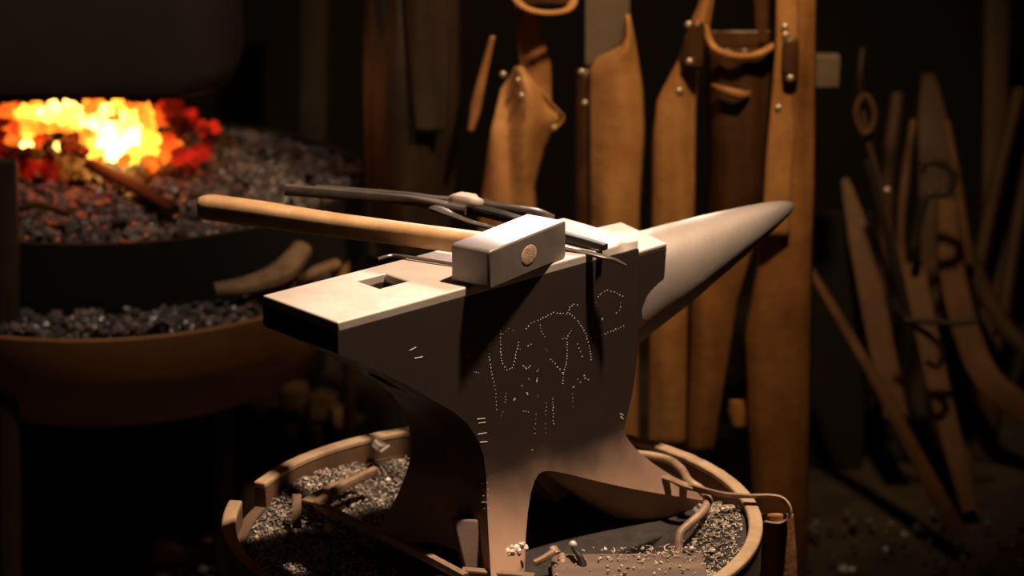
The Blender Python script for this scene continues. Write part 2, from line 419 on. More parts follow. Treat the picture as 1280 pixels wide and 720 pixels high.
ho = bmesh.new(); sweep_bm(ho, [p-hb for p in pts], [.0145,.0150,.0150,.0160,.0175,.0175,.011], [.0150,.0140,.0135,.0145,.0160,.0160,.010], seg=20, square=.62)
fin(ho, 'handle', M['handle'], ham, ang=70)
bm = bmesh.new()
bmesh.ops.create_uvsphere(bm, u_segments=20, v_segments=10, radius=1, matrix=Matrix.Translation(hc-hb+hB*(-.0003)+Vector((0,0,-.001))) @ Matrix.Rotation(R(55),4,'Z') @ Matrix.Diagonal((.0165,.0010,.0125,1)))
fin(bm, 'handle_end', M['plug'], ham)['label'] = 'round wooden end grain showing through the steel'
# small chipped nick on head front face
# ------------------------------------------------------------------ tongs (two pairs)
def P(u, v, z): return at(u, v, z)
tz = .858
t1 = empty('tongs', P(585,256,ZF), 'long reined iron tongs lying on the anvil behind the hammer', 'tongs', None)
tb = t1.location
def sw(name, pts, m, rw, rh, root, **k):
    return sweep(name, pts, m, rw, rh, parent=root, **k)
sw('rein', [P(357,237,tz+.006), P(430,243,tz+.005), P(500,249,tz+.004), P(530,253,tz+.004), P(556,258,tz+.004), P(584,262,tz+.003)], M['tongs'], [.0052,.0050,.0050,.006,.008,.010], [.0075,.007,.0065,.006,.006,.006], t1, seg=12, square=True)
sw('rein', [P(395,236,tz-.002), P(450,240,tz-.001), P(508,245,tz), P(545,250,tz+.001), P(575,252,tz+.001)], M['tongs'], [.0035,.004,.004,.006,.009], [.005,.005,.005,.005,.006], t1, seg=12, square=True)
sw('jaw', [P(568,256,tz+.002), P(600,263,tz+.002), P(635,272,tz), P(665,283,tz-.001), P(700,294,tz-.001), P(730,302,tz-.001), P(757,309,tz-.002)], M['iron'], [.009,.009,.008,.007,.006,.006,.005], [.006,.006,.006,.006,.006,.0055,.004], t1, seg=12, square=True)  # black iron darkens this jaw to stand in for its shadow on the face
sw('jaw', [P(574,250,tz+.004), P(605,256,tz+.004), P(640,262,tz+.004), P(672,267,tz+.004), P(692,273,tz-.002)], M['tongs'], [.010,.009,.006,.006,.005], [.006,.006,.006,.006,.004], t1, seg=12, square=True)
sw('rivet_boss', [P(568,249,tz+.010), P(574,248,tz+.013), P(592,251,tz+.013), P(600,254,tz+.009)], M['face'], [.009,.012,.012,.008], [.005,.008,.008,.005], t1, seg=12, square=.6)
t2 = empty('tongs', P(560,264,ZF), 'short thin tongs whose pointed jaw tip pokes out past the hammer head', 'tongs')
sw('rein', [P(505,248,tz), P(525,252,tz), P(541,258,tz), P(552,264,tz)], M['tongs'], [.004,.006,.007,.008], [.003,.004,.005,.005], t2, seg=10)
sw('jaw', [P(543,260,tz+.003), P(556,265,tz+.004), P(570,271,tz+.002), P(592,279,tz-.002), P(622,287,tz-.004), P(690,306,.8545), P(750,320,.848), P(770,326,.840), P(783,332,.833)], M['tongs'], [.009,.009,.006,.005,.004,.004,.006,.005,.002], [.004,.004,.0035,.003,.0028,.0025,.003,.0025,.0015], t2, seg=10)
tag(sweep('glint_rod', [P(472,324,.853), P(486,320,.8532), P(500,320,.8535), P(540,326,.8535), P(578,332,.853)], M['tongs'], .0022, seg=8), 'thin added rod standing in for the lit far edge of the anvil face', 'rod')  # added rod that stands in for glints along the far face edge

# ------------------------------------------------------------------ tub
TC = Vector((-.02, 2.787, 0)); TR = .333; ZR = .53; TW = .0175
tub = empty('tub', TC, 'big round oak tub with a worn broad rim, holding the anvil', 'tub')
def ang_of(u, v, z=ZR): p = at(u, v, z)-TC; return math.atan2(p.y, p.x)
a_gap0 = ang_of(309, 601); a_gap1 = ang_of(286, 624)
if a_gap0 < 0: a_gap0 += 2*math.pi
if a_gap1 < 0: a_gap1 += 2*math.pi
def ring_wall(bm, a0, a1, r_in, r_out, z0, z1, n, rfun=None, jag=0):
    rows = []
    for i in range(n+1):
        a = a0+(a1-a0)*i/n; dr = rfun(a) if rfun else 0; j = jag*noise.noise(Vector((a*25, 0, 0)))
        ca, sa = math.cos(a), math.sin(a)
        rows.append([bm.verts.new(Vector((ca*r, sa*r, z))) for r, z in ((r_in+dr, z0), (r_out+dr, z0), (r_out+dr, z1+j), (r_in+dr, z1+j))])
    full = abs(abs(a1-a0)-2*math.pi) < 1e-6
    for i in range(n):
        for k in range(4): bm.faces.new((rows[i][k], rows[i][(k+1)%4], rows[i+1][(k+1)%4], rows[i+1][k]))
    if not full: bm.faces.new(rows[0][::-1]); bm.faces.new(rows[-1])
    bmesh.ops.remove_doubles(bm, verts=bm.verts, dist=1e-5)
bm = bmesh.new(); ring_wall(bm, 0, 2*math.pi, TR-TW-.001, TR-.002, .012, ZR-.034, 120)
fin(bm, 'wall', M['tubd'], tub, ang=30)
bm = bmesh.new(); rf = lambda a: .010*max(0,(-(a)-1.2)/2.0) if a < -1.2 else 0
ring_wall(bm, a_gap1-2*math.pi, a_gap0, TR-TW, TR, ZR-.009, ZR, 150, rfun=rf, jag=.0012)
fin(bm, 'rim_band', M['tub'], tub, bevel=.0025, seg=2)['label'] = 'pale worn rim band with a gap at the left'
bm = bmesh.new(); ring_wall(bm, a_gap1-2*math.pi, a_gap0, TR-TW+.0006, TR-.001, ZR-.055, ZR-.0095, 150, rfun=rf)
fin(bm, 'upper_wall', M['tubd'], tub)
# stave joints are hoops outside: two iron hoops
for z0 in (.30, .12):
    bm = bmesh.new(); ring_wall(bm, 0, 2*math.pi, TR-.003, TR+.004, z0, z0+.035, 96)
    fin(bm, 'hoop', M['iron'], tub)
bm = bmesh.new(); bmesh.ops.create_cone(bm, cap_ends=True, segments=96, radius1=TR-.015, radius2=TR-.015, depth=.02, matrix=Matrix.Translation((0,0,.022)))
fin(bm, 'bottom', M['tub'], tub)

def fill_z(x, y):
    d = Vector((x-TC.x, y-TC.y)); r = d.length/ (TR-TW)
    z = .452+.040*max(0, (r-.62)/.38)**1.2
    z += .006*noise.noise(Vector((x*18, y*18, 0)))
    # heap at the back left, heap at the right
    for hx, hy, hr, hh in ((*at(400,610,.50).xy, .10, .016), (*at(905,650,.51).xy, .06, .03)):
        z += hh*math.exp(-(((x-hx)**2+(y-hy)**2)/hr**2))
    return z
bm = bmesh.new(); rows = []
for i in range(40):
    r = (TR-TW-.0015)*i/39
    rows.append([bm.verts.new((TC.x+r*math.cos(a*.0524), TC.y+r*math.sin(a*.0524), 0)) for a in range(120)] if i else [bm.verts.new((TC.x, TC.y, 0))])
for rr in rows:
    for v in rr: v.co.z = fill_z(v.co.x, v.co.y)
for k in range(120): bm.faces.new((rows[0][0], rows[1][k], rows[1][(k+1)%120]))
for i in range(1, 39):
    for k in range(120): bm.faces.new((rows[i][k], rows[i][(k+1)%120], rows[i+1][(k+1)%120], rows[i+1][k]))
# skirt and underside
low = [bm.verts.new((v.co.x, v.co.y, .034)) for v in rows[-1]]
for k in range(120): bm.faces.new((rows[-1][k], rows[-1][(k+1)%120], low[(k+1)%120], low[k]))
bm.faces.new(low[::-1])
tag(recenter(fin(bm, 'scale_dust', M['soil'])), 'dark dust and forge scale filling the tub around the anvil', 'dust', kind='stuff')
# block under the anvil
bm = bmesh.new(); bx = box_bm(bm, L(.37,-.062,.4515), .40, .25, .036, PHI); tag(recenter(fin(bm, 'wooden_block', M['soil'], bevel=.003)), 'dark wooden block under the anvil feet', 'block'); bm = bmesh.new()
pc = P0(786,714,.482); box_bm(bm, pc, .19, .085, .012, .02)
tag(recenter(fin(bm, 'wooden_board', M['board'], bevel=.003)), 'worn flat board lying in the tub in front of the anvil arch', 'board')

def inpx(p):
    d = p-Vector((0,0,H)); fw = d.y*CT-d.z*ST; return 640+F*d.x/fw, 360-F*(d.y*ST+d.z*CT)/fw
def inside(x, y):  # near anvil foot?
    d = Vector((x,y,0))-AO; u = d.dot(A); w = d.dot(B); return .19 < u < .52 and -.19 < w < .06
pb0 = at(778,712,.479); bm = bmesh.new(); cnt = 0
while cnt < 6500:
    r = (TR-TW-.006)*math.sqrt(random.random()); a = random.uniform(0, 6.283)
    x, y = TC.x+r*math.cos(a), TC.y+r*math.sin(a)
    if inside(x, y) and random.random() < .9: continue
    px_, py_ = inpx(Vector((x, y, .47)))
    if py_ > 745: continue
    if 672 < px_ < 868 and py_ < 684: continue
    d = Vector((x,y,0))-AO; onb = abs(x-pb0.x) < .088 and abs(y-pb0.y) < .043
    z = max(fill_z(x, y), .4885 if onb else 0)+random.uniform(0, .004)
    q = random.random()
    if onb and q < .93: continue
    if q < .3: flake_bm(bm, (x, y, z), random.uniform(.0010,.0032), random.uniform(.0003,.0008))
    elif q < .8: curl_bm(bm, (x, y, z+.001), random.uniform(.0015,.004))
    else: lump_bm(bm, (x, y, z), random.uniform(.001,.0028), 1)
    cnt += 1
for i in range(1500):
    k = random.random()
    if k < .45: t_ = random.random(); u_, v_ = 335+t_*135, 632-t_*52+random.gauss(0,9)
    elif k < .7: u_, v_ = random.uniform(300,405), random.gauss(678,9)
    elif k < .85: u_, v_ = random.gauss(905,10), random.gauss(652,12)
    else: u_, v_ = random.uniform(760,900), random.gauss(700,8)
    p = at(u_, v_, .482)
    if math.hypot(p.x-TC.x, p.y-TC.y) > TR-TW-.006: continue
    z = max(fill_z(p.x, p.y)+random.uniform(.001,.006), (.4895 if random.random() < .35 else 0) if abs(p.x-pb0.x) < .1 and abs(p.y-pb0.y) < .045 else 0)
    (curl_bm(bm, (p.x, p.y, z+.001), random.uniform(.002,.005)) if random.random() < .7 else flake_bm(bm, (p.x, p.y, z), random.uniform(.0015,.004), .0005))
tag(recenter(fin(bm, 'metal_shavings', M['chip'], smooth=False)), 'bright curled metal shavings and grit strewn over the dust in the tub', 'metal shavings', kind='stuff')

# things lying in the tub
def bar(name, pts, m, w, h, label, cat, **k):
    return tag(sweep(name, pts, M[m], w, h, **k), label, cat)
bar('bent_flat_bar', [P(470,588,.52), P(432,606,.515), P(398,629,.51), P(402,634,.507), P(440,652,.505), P(510,684,.50), P(582,722,.495)], 'rust', .005, .0055, 'long bent rusty flat bar running from the tub wall towards the front', 'bar', square=True, smooth=3, seg=12)
bar('flat_bar', [P(371,660,.492), P(371,618,.528)], 'rust', .006, .003, 'short upright flat bar stuck in the grit at the left of the tub', 'bar', square=True, smooth=0, seg=12)
bar('iron_wedge', [P(455,592,.512), P(420,606,.512), P(384,628,.508)], 'rust', [.001,.006,.010], [.001,.0025,.002], 'pale flat iron wedge lying on the grit at the back left of the tub', 'wedge', square=True, smooth=2, seg=12)
bm = bmesh.new(); 
bo = empty('bolt', P(474,567,.512), 'bright short bolt standing on the heap at the back left of the tub', 'bolt')
bmesh.ops.create_cone(bm, cap_ends=True, segments=6, radius1=.010, radius2=.010, depth=.008, matrix=Matrix.Translation((0,0,.012)) @ Matrix.Rotation(.5,4,'Y'))
fin(bm, 'bolt_head', M['face'], bo, smooth=False)
sweep('shank', [P(476,565,.526), P(487,557,.534)], M['face'], .0025, parent=bo, smooth=0)
bm = bmesh.new(); lump_bm(bm, P(411,660,.497), .006, 2, .2)
tag(recenter(fin(bm, 'iron_nugget', M['face'])), 'small bright nugget alone on the dark dust left of the anvil foot', 'metal scrap')
bar('flat_bar', [P(578,714,.494), P(640,719,.496), P(668,722,.496)], 'wood', .006, .004, 'pale narrow strip in front of the anvil left foot', 'bar', square=True, smooth=0, seg=12)
bar('flat_bar', [P(795,701,.478), P(852,703,.478)], 'rust', .008, .0045, 'short tan bar lying on the board right of the anvil left foot', 'bar', square=True, smooth=0, seg=12)
# wooden wedge by heel foot
bm = bmesh.new()
q = [P(567,648,.545),P(603,650,.545),P(612,722,.48),P(582,722,.48)]
f_ = [bm.verts.new(p) for p in q]; g_ = [bm.verts.new(p+Vector((-.004,.035,-.012))) for p in q]
bm.faces.new(f_); bm.faces.new(g_[::-1])
for i in range(4): bm.faces.new((f_[i], f_[(i+1)%4], g_[(i+1)%4], g_[i]))
tag(recenter(fin(bm, 'wooden_wedge', M['board'], bevel=.003)), 'upright brown wooden wedge driven in beside the anvil left foot', 'wedge')
# nails in front
nl = empty('railroad_spike', P(688,695,.475), 'pale bent spike with a flat head leaning by the anvil left foot', 'spike')
sweep('shank', [P(668,704,.500), P(680,698,.503), P(692,690,.505)], M['rust'], .0035, parent=nl, square=True, seg=12)
sweep('spike_head', [P(691,684,.508), P(696,692,.503)], M['rust'], .006, .003, parent=nl, smooth=0)
hk = bmesh.new(); sweep_bm(hk, [P(716,683,.502), P(722,692,.50), P(728,704,.49), P(730,722,.475)], [.0035,.004,.005,.006], seg=10)
hko = empty('iron_hook', P(728,715,.46), 'dark curved iron pin with a small ball end in front of the anvil arch', 'hook')
adopt(fin(hk, 'pin', M['iron']), hko)
bm = bmesh.new(); bmesh.ops.create_uvsphere(bm, u_segments=14, v_segments=10, radius=.0055, matrix=Matrix.Translation(P(716,681,.504)))
adopt(fin(bm, 'ball_end', M['face']), hko)
bar('iron_scrap', [P(690,712,.478), P(702,706,.485), P(702,692,.492)], 'rust', .004, .002, 'small curved iron strip between the bent spike and the dark iron pin', 'metal scrap', seg=8)
bm = bmesh.new()
for (x, y, q_) in ((634,688,4),(640,684,3),(646,685,5),(652,682,4),(657,684,3),(640,690,4),(648,689,4),(636,693,2),(655,679,2)):
    hh_ = bvh.ray_cast(Vector((0,0,H)), ray(x, y).normalized()); lump_bm(bm, hh_[0] if hh_[0] else P(x,y,.515), q_*.001, 1, .5)
tag(recenter(fin(bm, 'slag', M['mark'], smooth=False)), 'little heap of slag resting against the anvil left foot', 'slag', kind='stuff')

# bent rod at right of the anvil and strap over the rim
RZ = .505
bar('bent_iron_rod', [P(780,567,.535), P(810,569,.535), P(836,575,.532), P(852,587,.530), P(861,601,.528), P(876,612,.522), P(885,625,.52), P(878,640,.515), P(862,655,.507), P(850,668,.498), P(848,692,.478)], 'rust', .0058, None, 'bent iron rod curving round the right foot of the anvil', 'rod', seg=12)
stp = empty('iron_strap', P(865,610,.50), 'thin iron strap laid over the right rim of the tub, its end curled outside', 'strap')
def ribbon(name, pts, m, hw, th, parent):
    bm = bmesh.new(); Q = smooth_path(pts, 6); rings = []
    for i, p in enumerate(Q):
        a = Q[max(i-1,0)]; b = Q[min(i+1,len(Q)-1)]; t = (b-a).normalized(); side = Vector((.15,-.75,.62)).normalized(); side = (side-t*side.dot(t)).normalized(); nn = t.cross(side)
        rings.append([bm.verts.new(p+side*sx*hw+nn*sy*th) for sx, sy in ((-1,-1),(1,-1),(1,1),(-1,1))])
    for i in range(len(rings)-1):
        for k in range(4): bm.faces.new((rings[i][k], rings[i][(k+1)%4], rings[i+1][(k+1)%4], rings[i+1][k]))
    bm.faces.new(rings[0][::-1]); bm.faces.new(rings[-1])
    return adopt(fin(bm, name, m), parent)
ribbon('curled_end', [P(856,607,.527), P(880,613,.533), P(905,618,.538), P(935,620,.541), P(962,620,.541), P(978,624,.538), P(987,636,.528), P(984,648,.515), P(972,655,.508), P(954,653,.512)], M['rust'], .006, .0012, stp)
sw('inner_end', [P(824,594,.528), P(840,600,.529), P(856,607,.529), P(868,611,.530)], M['rust'], [.008,.005,.006,.004], [.003,.003,.005,.003], stp, seg=10)
# leather pouch-like flap hanging from the curl outside the tub
def grid_sheet(name, left, right, Y, m, nu=14, nv=30, bulge=.02, fold=.006, ff=30, th=.004, seed=0, parent=None, yfun=None, lip=0, bevel=0):
    """hanging leather: left / right edges as (x,y) points down the sheet"""
    def ev(L_, y):
        for (x0, y0), (x1, y1) in zip(L_, L_[1:]):
            if y <= y1: f = (y-y0)/(y1-y0) if y1 != y0 else 0; return x0+(x1-x0)*max(0, min(1, f))
        return L_[-1][0]
    y0 = left[0][1]; y1 = left[-1][1]
    bm = bmesh.new(); rows = []
    for j in range(nv+1):
        v = y0+(y1-y0)*j/nv; xl, xr = ev(left, v), ev(right, v); row = []
        for i in range(nu+1):
            t = i/nu; x = xl+(xr-xl)*t
            Yo = -bulge*math.sin(math.pi*t)+fold*noise.noise(Vector((x/ff*1.0+seed*7.3, v/190.0, seed)))*2
            if yfun: Yo += yfun(t, (v-y0)/(y1-y0))
            row.append(bm.verts.new(atY(x, v, Y+Yo)))
        rows.append(row)
    for j in range(nv):
        for i in range(nu): bm.faces.new((rows[j][i], rows[j][i+1], rows[j+1][i+1], rows[j+1][i]))
    bmesh.ops.recalc_face_normals(bm, faces=bm.faces)
    me = bpy.data.meshes.new(name); bm.to_mesh(me); bm.free()
    o = link(name, me, m, None)
    s = o.modifiers.new('thick', 'SOLIDIFY'); s.thickness = th; s.offset = 0
    return adopt(o, parent) if parent else recenter(o)
tag(grid_sheet('leather_flap', [(954,642),(952,690),(950,760)], [(990,642),(994,690),(996,760)], 2.83, M['leather2'], bulge=.02, fold=.003, th=.004), 'brown leather flap hanging outside the right of the tub below the curled strap', 'leather flap')

# ------------------------------------------------------------------ rack with hanging leather
def rivets(root, spots, Y, r=.0075):
    bpy.context.view_layer.update(); dg = bpy.context.evaluated_depsgraph_get()
    for (x, y) in spots:
        ok, loc_, nn, *_ = sc.ray_cast(dg, atY(x, y, 3.45), ray(x, y).normalized())
        if not ok or loc_.y > YL+.25: loc_ = atY(x, y, Y)
        bm = bmesh.new(); bmesh.ops.create_uvsphere(bm, u_segments=12, v_segments=8, radius=1, matrix=Matrix.Translation(loc_) @ Matrix.Diagonal((r,r*.6,r,1)))
        adopt(fin(bm, 'rivet', M['rivet']), root)
YL = 3.80
zr = atY(640,-120,YL).z
rack = empty('hanging_rack', (.55, YL, 0), 'dark iron rail on two posts carrying the hanging leather, mostly above view', 'rack')
sweep('rail', [Vector((-.36,YL+.03,zr)), Vector((.62,YL+.03,zr))], M['iron'], .010, parent=rack, smooth=0)
for x_ in (-.20, .462):
    sweep('post', [Vector((x_,YL+.13,0)), Vector((x_,YL+.06,zr+.03))], M['wall'], .014, parent=rack, smooth=0, square=True, seg=12)

ap = empty('leather_apron', atY(640,-60,YL+.06)+Vector((-.15,0,-.6)), 'wide smoke-dark leather apron hanging behind the tongs', 'leather apron')
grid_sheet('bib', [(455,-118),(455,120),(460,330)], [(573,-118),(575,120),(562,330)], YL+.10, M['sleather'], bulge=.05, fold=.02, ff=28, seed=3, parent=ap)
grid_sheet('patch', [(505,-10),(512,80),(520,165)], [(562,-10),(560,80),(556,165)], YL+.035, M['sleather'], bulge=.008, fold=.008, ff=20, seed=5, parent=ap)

# holster left
h1 = empty('leather_holster', atY(640,265,YL), 'tan leather holster with a folded flap and open round top, left of the pale panel', 'holster')
grid_sheet('back_strap', [(640,-118),(645,15),(650,85),(655,170)], [(662,-118),(668,15),(688,80),(690,170)], YL+.03, M['leather2'], bulge=.012, fold=.004, seed=1, parent=h1)
grid_sheet('body', [(646,83),(626,112),(614,162),(603,245),(600,262),(597,300)], [(652,83),(676,112),(700,146),(680,185),(668,235),(672,300)], YL, M['leather'], bulge=.03, fold=.012, ff=22, seed=2, parent=h1)
sweep('flap_edge', [atY(650,84,YL-.005), atY(668,104,YL-.012), atY(690,130,YL-.010), atY(704,147,YL-.004), atY(692,162,YL-.006)], M['leather'], .005, .002, parent=h1, seg=8)
grid_sheet('side_strap', [(614,45),(600,90),(589,130),(585,165)], [(618,45),(608,95),(600,140),(591,165)], YL+.02, M['leather2'], bulge=.004, fold=.003, nu=6, seed=9, parent=h1)
sweep('top_lip', [atY(640,-12,YL), atY(648,3,YL-.035), atY(665,13,YL-.055), atY(690,16,YL-.06), atY(712,10,YL-.04), atY(720,-10,YL)], M['leather'], .007, .004, parent=h1, seg=8)
grid_sheet('pouch_wall', [(642,-118),(642,-60),(644,5)], [(720,-118),(720,-60),(718,5)], YL-.01, M['dleather'], bulge=.05, fold=.004, seed=11, parent=h1)
rivets(h1, [(652,120),(648,101),(629,93),(692,160)], YL-.035, .0055)

# pale panel
h2 = empty('leather_apron', atY(760,560,YL), 'pale tan leather panel with a dark riveted left edge, hanging behind the tongs boss', 'leather apron')
grid_sheet('panel', [(783,18),(779,45),(776,58),(758,64),(744,74),(737,84),(737,150),(738,280),(730,420),(726,560)], [(786,18),(792,45),(795,62),(798,80),(803,115),(805,165),(799,260),(796,400),(798,560)], YL-.01, M['leather'], bulge=.03, fold=.006, ff=26, seed=4, parent=h2, nv=40)
grid_sheet('edge_strip', [(722,86),(720,160),(720,280),(716,420),(714,560)], [(742,84),(741,160),(742,280),(736,420),(732,560)], YL+.008, M['dleather'], bulge=.012, fold=.004, seed=6, parent=h2)
grid_sheet('hanging_strap', [(748,-118),(750,95)], [(768,-118),(770,95)], YL+.080, M['dleather'], bulge=.002, fold=.001, nu=6, seed=31, parent=h2)
rivets(h2, [(731,129),(727,90)], YL-.012, .0055)
bm = bmesh.new(); pa = atY(732,-118,YL+.05); pb = atY(786,80,YL+.05)
box_bm(bm, (pa+pb)/2, pb.x-pa.x, .02, pa.z-pb.z)
tag(recenter(fin(bm, 'wooden_board', M['greyb'], bevel=.002)), 'flat grey brown board hanging upright behind the top of the pale leather panel', 'board')

# big apron with pouch (right)
h3 = empty('leather_apron', atY(900,560,YL), 'long riveted leather apron with a dark open pouch between two tan straps, behind the horn', 'leather apron')
grid_sheet('left_leg', [(876,-118),(876,0),(862,32),(850,72),(822,124),(817,170),(815,300),(812,480),(811,560)], [(892,-118),(892,0),(886,40),(872,90),(869,135),(868,240),(864,400),(862,560)], YL-.03, M['leather'], bulge=.02, fold=.006, ff=22, seed=7, parent=h3, nv=50)
grid_sheet('pouch', [(886,60),(884,100),(888,200),(880,330),(864,420),(858,565)], [(968,58),(962,130),(956,240),(938,330),(918,390),(890,565)], YL-.01, M['dleather'], bulge=.045, fold=.010, ff=20, seed=8, parent=h3, nv=40)
grid_sheet('inner_leg', [(866,300),(864,420),(860,566)], [(945,300),(921,380),(891,566)], YL-.055, M['leather2'], bulge=.02, fold=.008, seed=21, parent=h3)
sweep('pouch_lip', [atY(868,28,YL-.05), atY(882,34,YL-.05), atY(888,52,YL-.055), atY(900,64,YL-.065), atY(925,70,YL-.068), atY(948,67,YL-.06), atY(968,56,YL-.035)], M['leather'], .007, .0045, parent=h3, seg=8)
sweep('dent_fold', [atY(890,106,YL-.045), atY(905,112,YL-.062), atY(925,118,YL-.064), atY(938,116,YL-.055)], M['leather2'], [.002,.006,.007,.002], [.002,.006,.008,.002], parent=h3, seg=8)
grid_sheet('back_strap', [(942,-118),(942,0),(945,56)], [(964,-118),(964,0),(962,56)], YL+.02, M['dleather'], bulge=.006, fold=.003, nu=6, seed=15, parent=h3)
grid_sheet('rear_wall', [(890,38),(890,60)], [(965,38),(965,60)], YL+.01, M['dleather'], bulge=-.01, fold=.002, nv=6, seed=25, parent=h3)
grid_sheet('rivet_tab', [(863,28),(855,50),(853,86)], [(880,28),(880,50),(877,92)], YL-.058, M['dleather'], bulge=.006, fold=.002, nu=8, nv=10, seed=16, parent=h3)
grid_sheet('right_leg', [(974,-118),(970,60),(963,130),(958,200),(948,330),(930,420),(936,560),(945,735)], [(1021,-118),(1019,60),(1018,130),(1017,240),(1015,330),(1015,400),(1013,480),(1006,735)], YL-.03, M['leather2'], bulge=.03, fold=.010, ff=26, seed=10, parent=h3, nv=60)
grid_sheet('right_strap', [(972,-118),(970,60),(964,130),(957,210),(952,300)], [(996,-118),(998,60),(998,115),(990,210),(986,300)], YL-.062, M['leather'], bulge=.006, fold=.003, nu=8, seed=12, parent=h3)
grid_sheet('rivet_tab', [(979,48),(978,80),(980,104)], [(998,48),(998,80),(996,104)], YL-.076, M['dleather'], bulge=.004, fold=.002, nu=8, nv=10, seed=17, parent=h3)
rivets(h3, [(861,31),(862,77),(849,114)], YL-.070, .0062)
rivets(h3, [(988,98),(973,135),(981,34),(982,44)], YL-.090, .0062)
tag(grid_sheet('leather_tab', [(914,500),(911,515),(916,534)], [(926,500),(932,515),(930,534)], YL-.02, M['leather'], bulge=.012, fold=.002, nu=8, nv=10, th=.008), 'small oval leather tab in the dark gap between the two apron legs', 'leather tab')
bm = bmesh.new(); box_bm(bm, atY(1033,88,YL+.15), .042, .03, .055)
tag(recenter(fin(bm, 'wooden_block', M['greyb'], bevel=.003)), 'small grey brown block high up just right of the long apron', 'block')

# ------------------------------------------------------------------ leaning tools at right
def stick(name, pts, Y0, Y1, m, w, h, label, cat, **k):
    n = len(pts); ps = [atY(x, y, Y0+(Y1-Y0)*i/(n-1)) for i, (x, y) in enumerate(pts)]
    ps = [Vector((p.x, p.y, max(p.z, .01))) for p in ps]
    return tag(sweep(name, ps, M[m], w, h, up=Vector((0,-1,0)), **k), label, cat, {'plank':'planks leaning at the right','stick':'sticks leaning at the right','board':'boards leaning at the right','pole':'poles leaning at the right'}.get(name))
sq = dict(square=True, seg=12)
stick('plank', [(1012,335),(1100,485),(1200,672)], 4.05, 3.90, 'tool', [.006,.010,.018], .018, 'long narrow plank leaning from the apron down to the earth floor at right', 'plank', **sq)
stick('plank', [(1140,330),(1172,480),(1212,650)], 4.22, 4.04, 'tool', [.022,.021,.016], .012, 'dim plank leaning just behind the long narrow plank', 'plank', **sq)
stick('tool_handle', [(1122,118),(1112,200),(1103,340),(1100,430)], 4.5, 4.3, 'toold', [.012,.014,.014,.014], None, 'round ended wooden tool handle, tall and straight, left of the pale slim stick', 'tool handle')
stick('stick', [(1142,150),(1133,210),(1126,300),(1140,400)], 4.42, 4.3, 'tool', [.006,.009,.008,.007], None, 'slim orange brown stick standing in front of the broad pointed board', 'stick')
stick('board', [(1160,96),(1165,150),(1170,240),(1176,400)], 4.6, 4.4, 'toold', [.012,.028,.034,.036], .010, 'broad dark board with a narrow pointed top among the leaning tools', 'board', **sq)
stick('stick', [(1183,150),(1196,225),(1212,330)], 4.5, 4.42, 'tool', [.006,.009,.008], None, 'brown stick leaning along the right side of the broad pointed board', 'stick')
stick('board', [(1056,225),(1075,300),(1095,400),(1120,520)], 4.3, 4.12, 'tool', [.007,.022,.024,.022], .010, 'leaning brown board, first upright piece right of the apron', 'board', **sq)
stick('stick', [(1072,305),(1077,340),(1078,375)], 4.24, 4.22, 'leather', [.007,.0085,.006], None, 'short bright orange peg against the first leaning board', 'stick')
stick('curved_timber', [(1183,250),(1188,330),(1206,410),(1236,475),(1290,515)], 4.35, 4.2, 'tool', [.018,.024,.026,.026,.024], .014, 'thick curved timber sweeping out of view at the right edge', 'timber', **sq)
stick('stick', [(1180,240),(1215,330),(1250,400),(1290,445)], 4.5, 4.4, 'toold', [.018,.018,.018,.018], None, 'dark bent stick above the thick curved timber', 'stick')
stick('pole', [(1275,110),(1245,230),(1222,340)], 4.7, 4.6, 'toold', [.014,.014,.014], None, 'dim leaning pole, upper one near the right edge', 'pole')
stick('pole', [(1290,190),(1268,300),(1250,420)], 4.62, 4.5, 'toold', [.014,.014,.014], None, 'dim leaning pole, lower one touching the right edge', 'pole')
stick('post', [(1244,-20),(1240,300),(1232,500),(1226,640)], 5.0, 4.35, 'toold', [.026,.026,.024,.022], None, 'tall dark upright post behind the curved timber', 'post', **sq)
stick('tool_handle', [(1078,60),(1075,110),(1084,170),(1100,230),(1116,300),(1126,350)], 4.25, 4.18, 'toold', [.004,.005,.006,.006,.006,.006], None, 'thin dark rod hanging by its eye above the first leaning board', 'rod')
def loop(name, spots, Y, m, r, label, cat):
    P_ = [atY(x, y, Y) for x, y in spots]
    return tag(sweep(name, P_, M[m], r, seg=8, up=Vector((0,-1,0))), label, cat)
loop('iron_ring', [(1076,120),(1070,140),(1078,165),(1089,160),(1093,140),(1086,122),(1077,119)], 4.2, 'tool', .005, 'oval brown ring hanging near the top of the leaning tools', 'ring')
loop('iron_hook', [(1118,385),(1145,408),(1168,425),(1178,440),(1172,458),(1158,452)], 4.02, 'iron', .006, 'black iron hook crossing the leaning boards, lower one', 'hook')
loop('iron_hook', [(1130,400),(1160,402),(1190,404),(1222,400)], 4.0, 'iron', .0055, 'straight black iron bar crossing the leaning boards', 'bar')
loop('iron_ring', [(1150,215),(1158,203),(1178,205),(1192,220),(1184,240),(1160,244),(1150,270),(1142,310)], 4.15, 'iron', .008, 'dark iron shackle in front of the broad pointed board', 'shackle')
loop('iron_tongs', [(1085,200),(1100,260),(1118,330),(1135,400),(1120,380)], 4.1, 'iron', .008, 'black iron tongs leg hanging among the leaning boards', 'tongs')
bm = bmesh.new(); bmesh.ops.create_uvsphere(bm, u_segments=12, v_segments=8, radius=.007, matrix=Matrix.Translation(atY(1109,238,4.1)))
tag(recenter(fin(bm, 'rivet', M['rivet'])), 'single dull rivet head catching light among the leaning tools', 'rivet')
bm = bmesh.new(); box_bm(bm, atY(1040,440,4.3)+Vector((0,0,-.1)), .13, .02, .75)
tag(recenter(fin(bm, 'iron_sheet', M['wall'], smooth=False)), 'black sheet standing upright in the shade behind the long narrow plank', 'sheet')

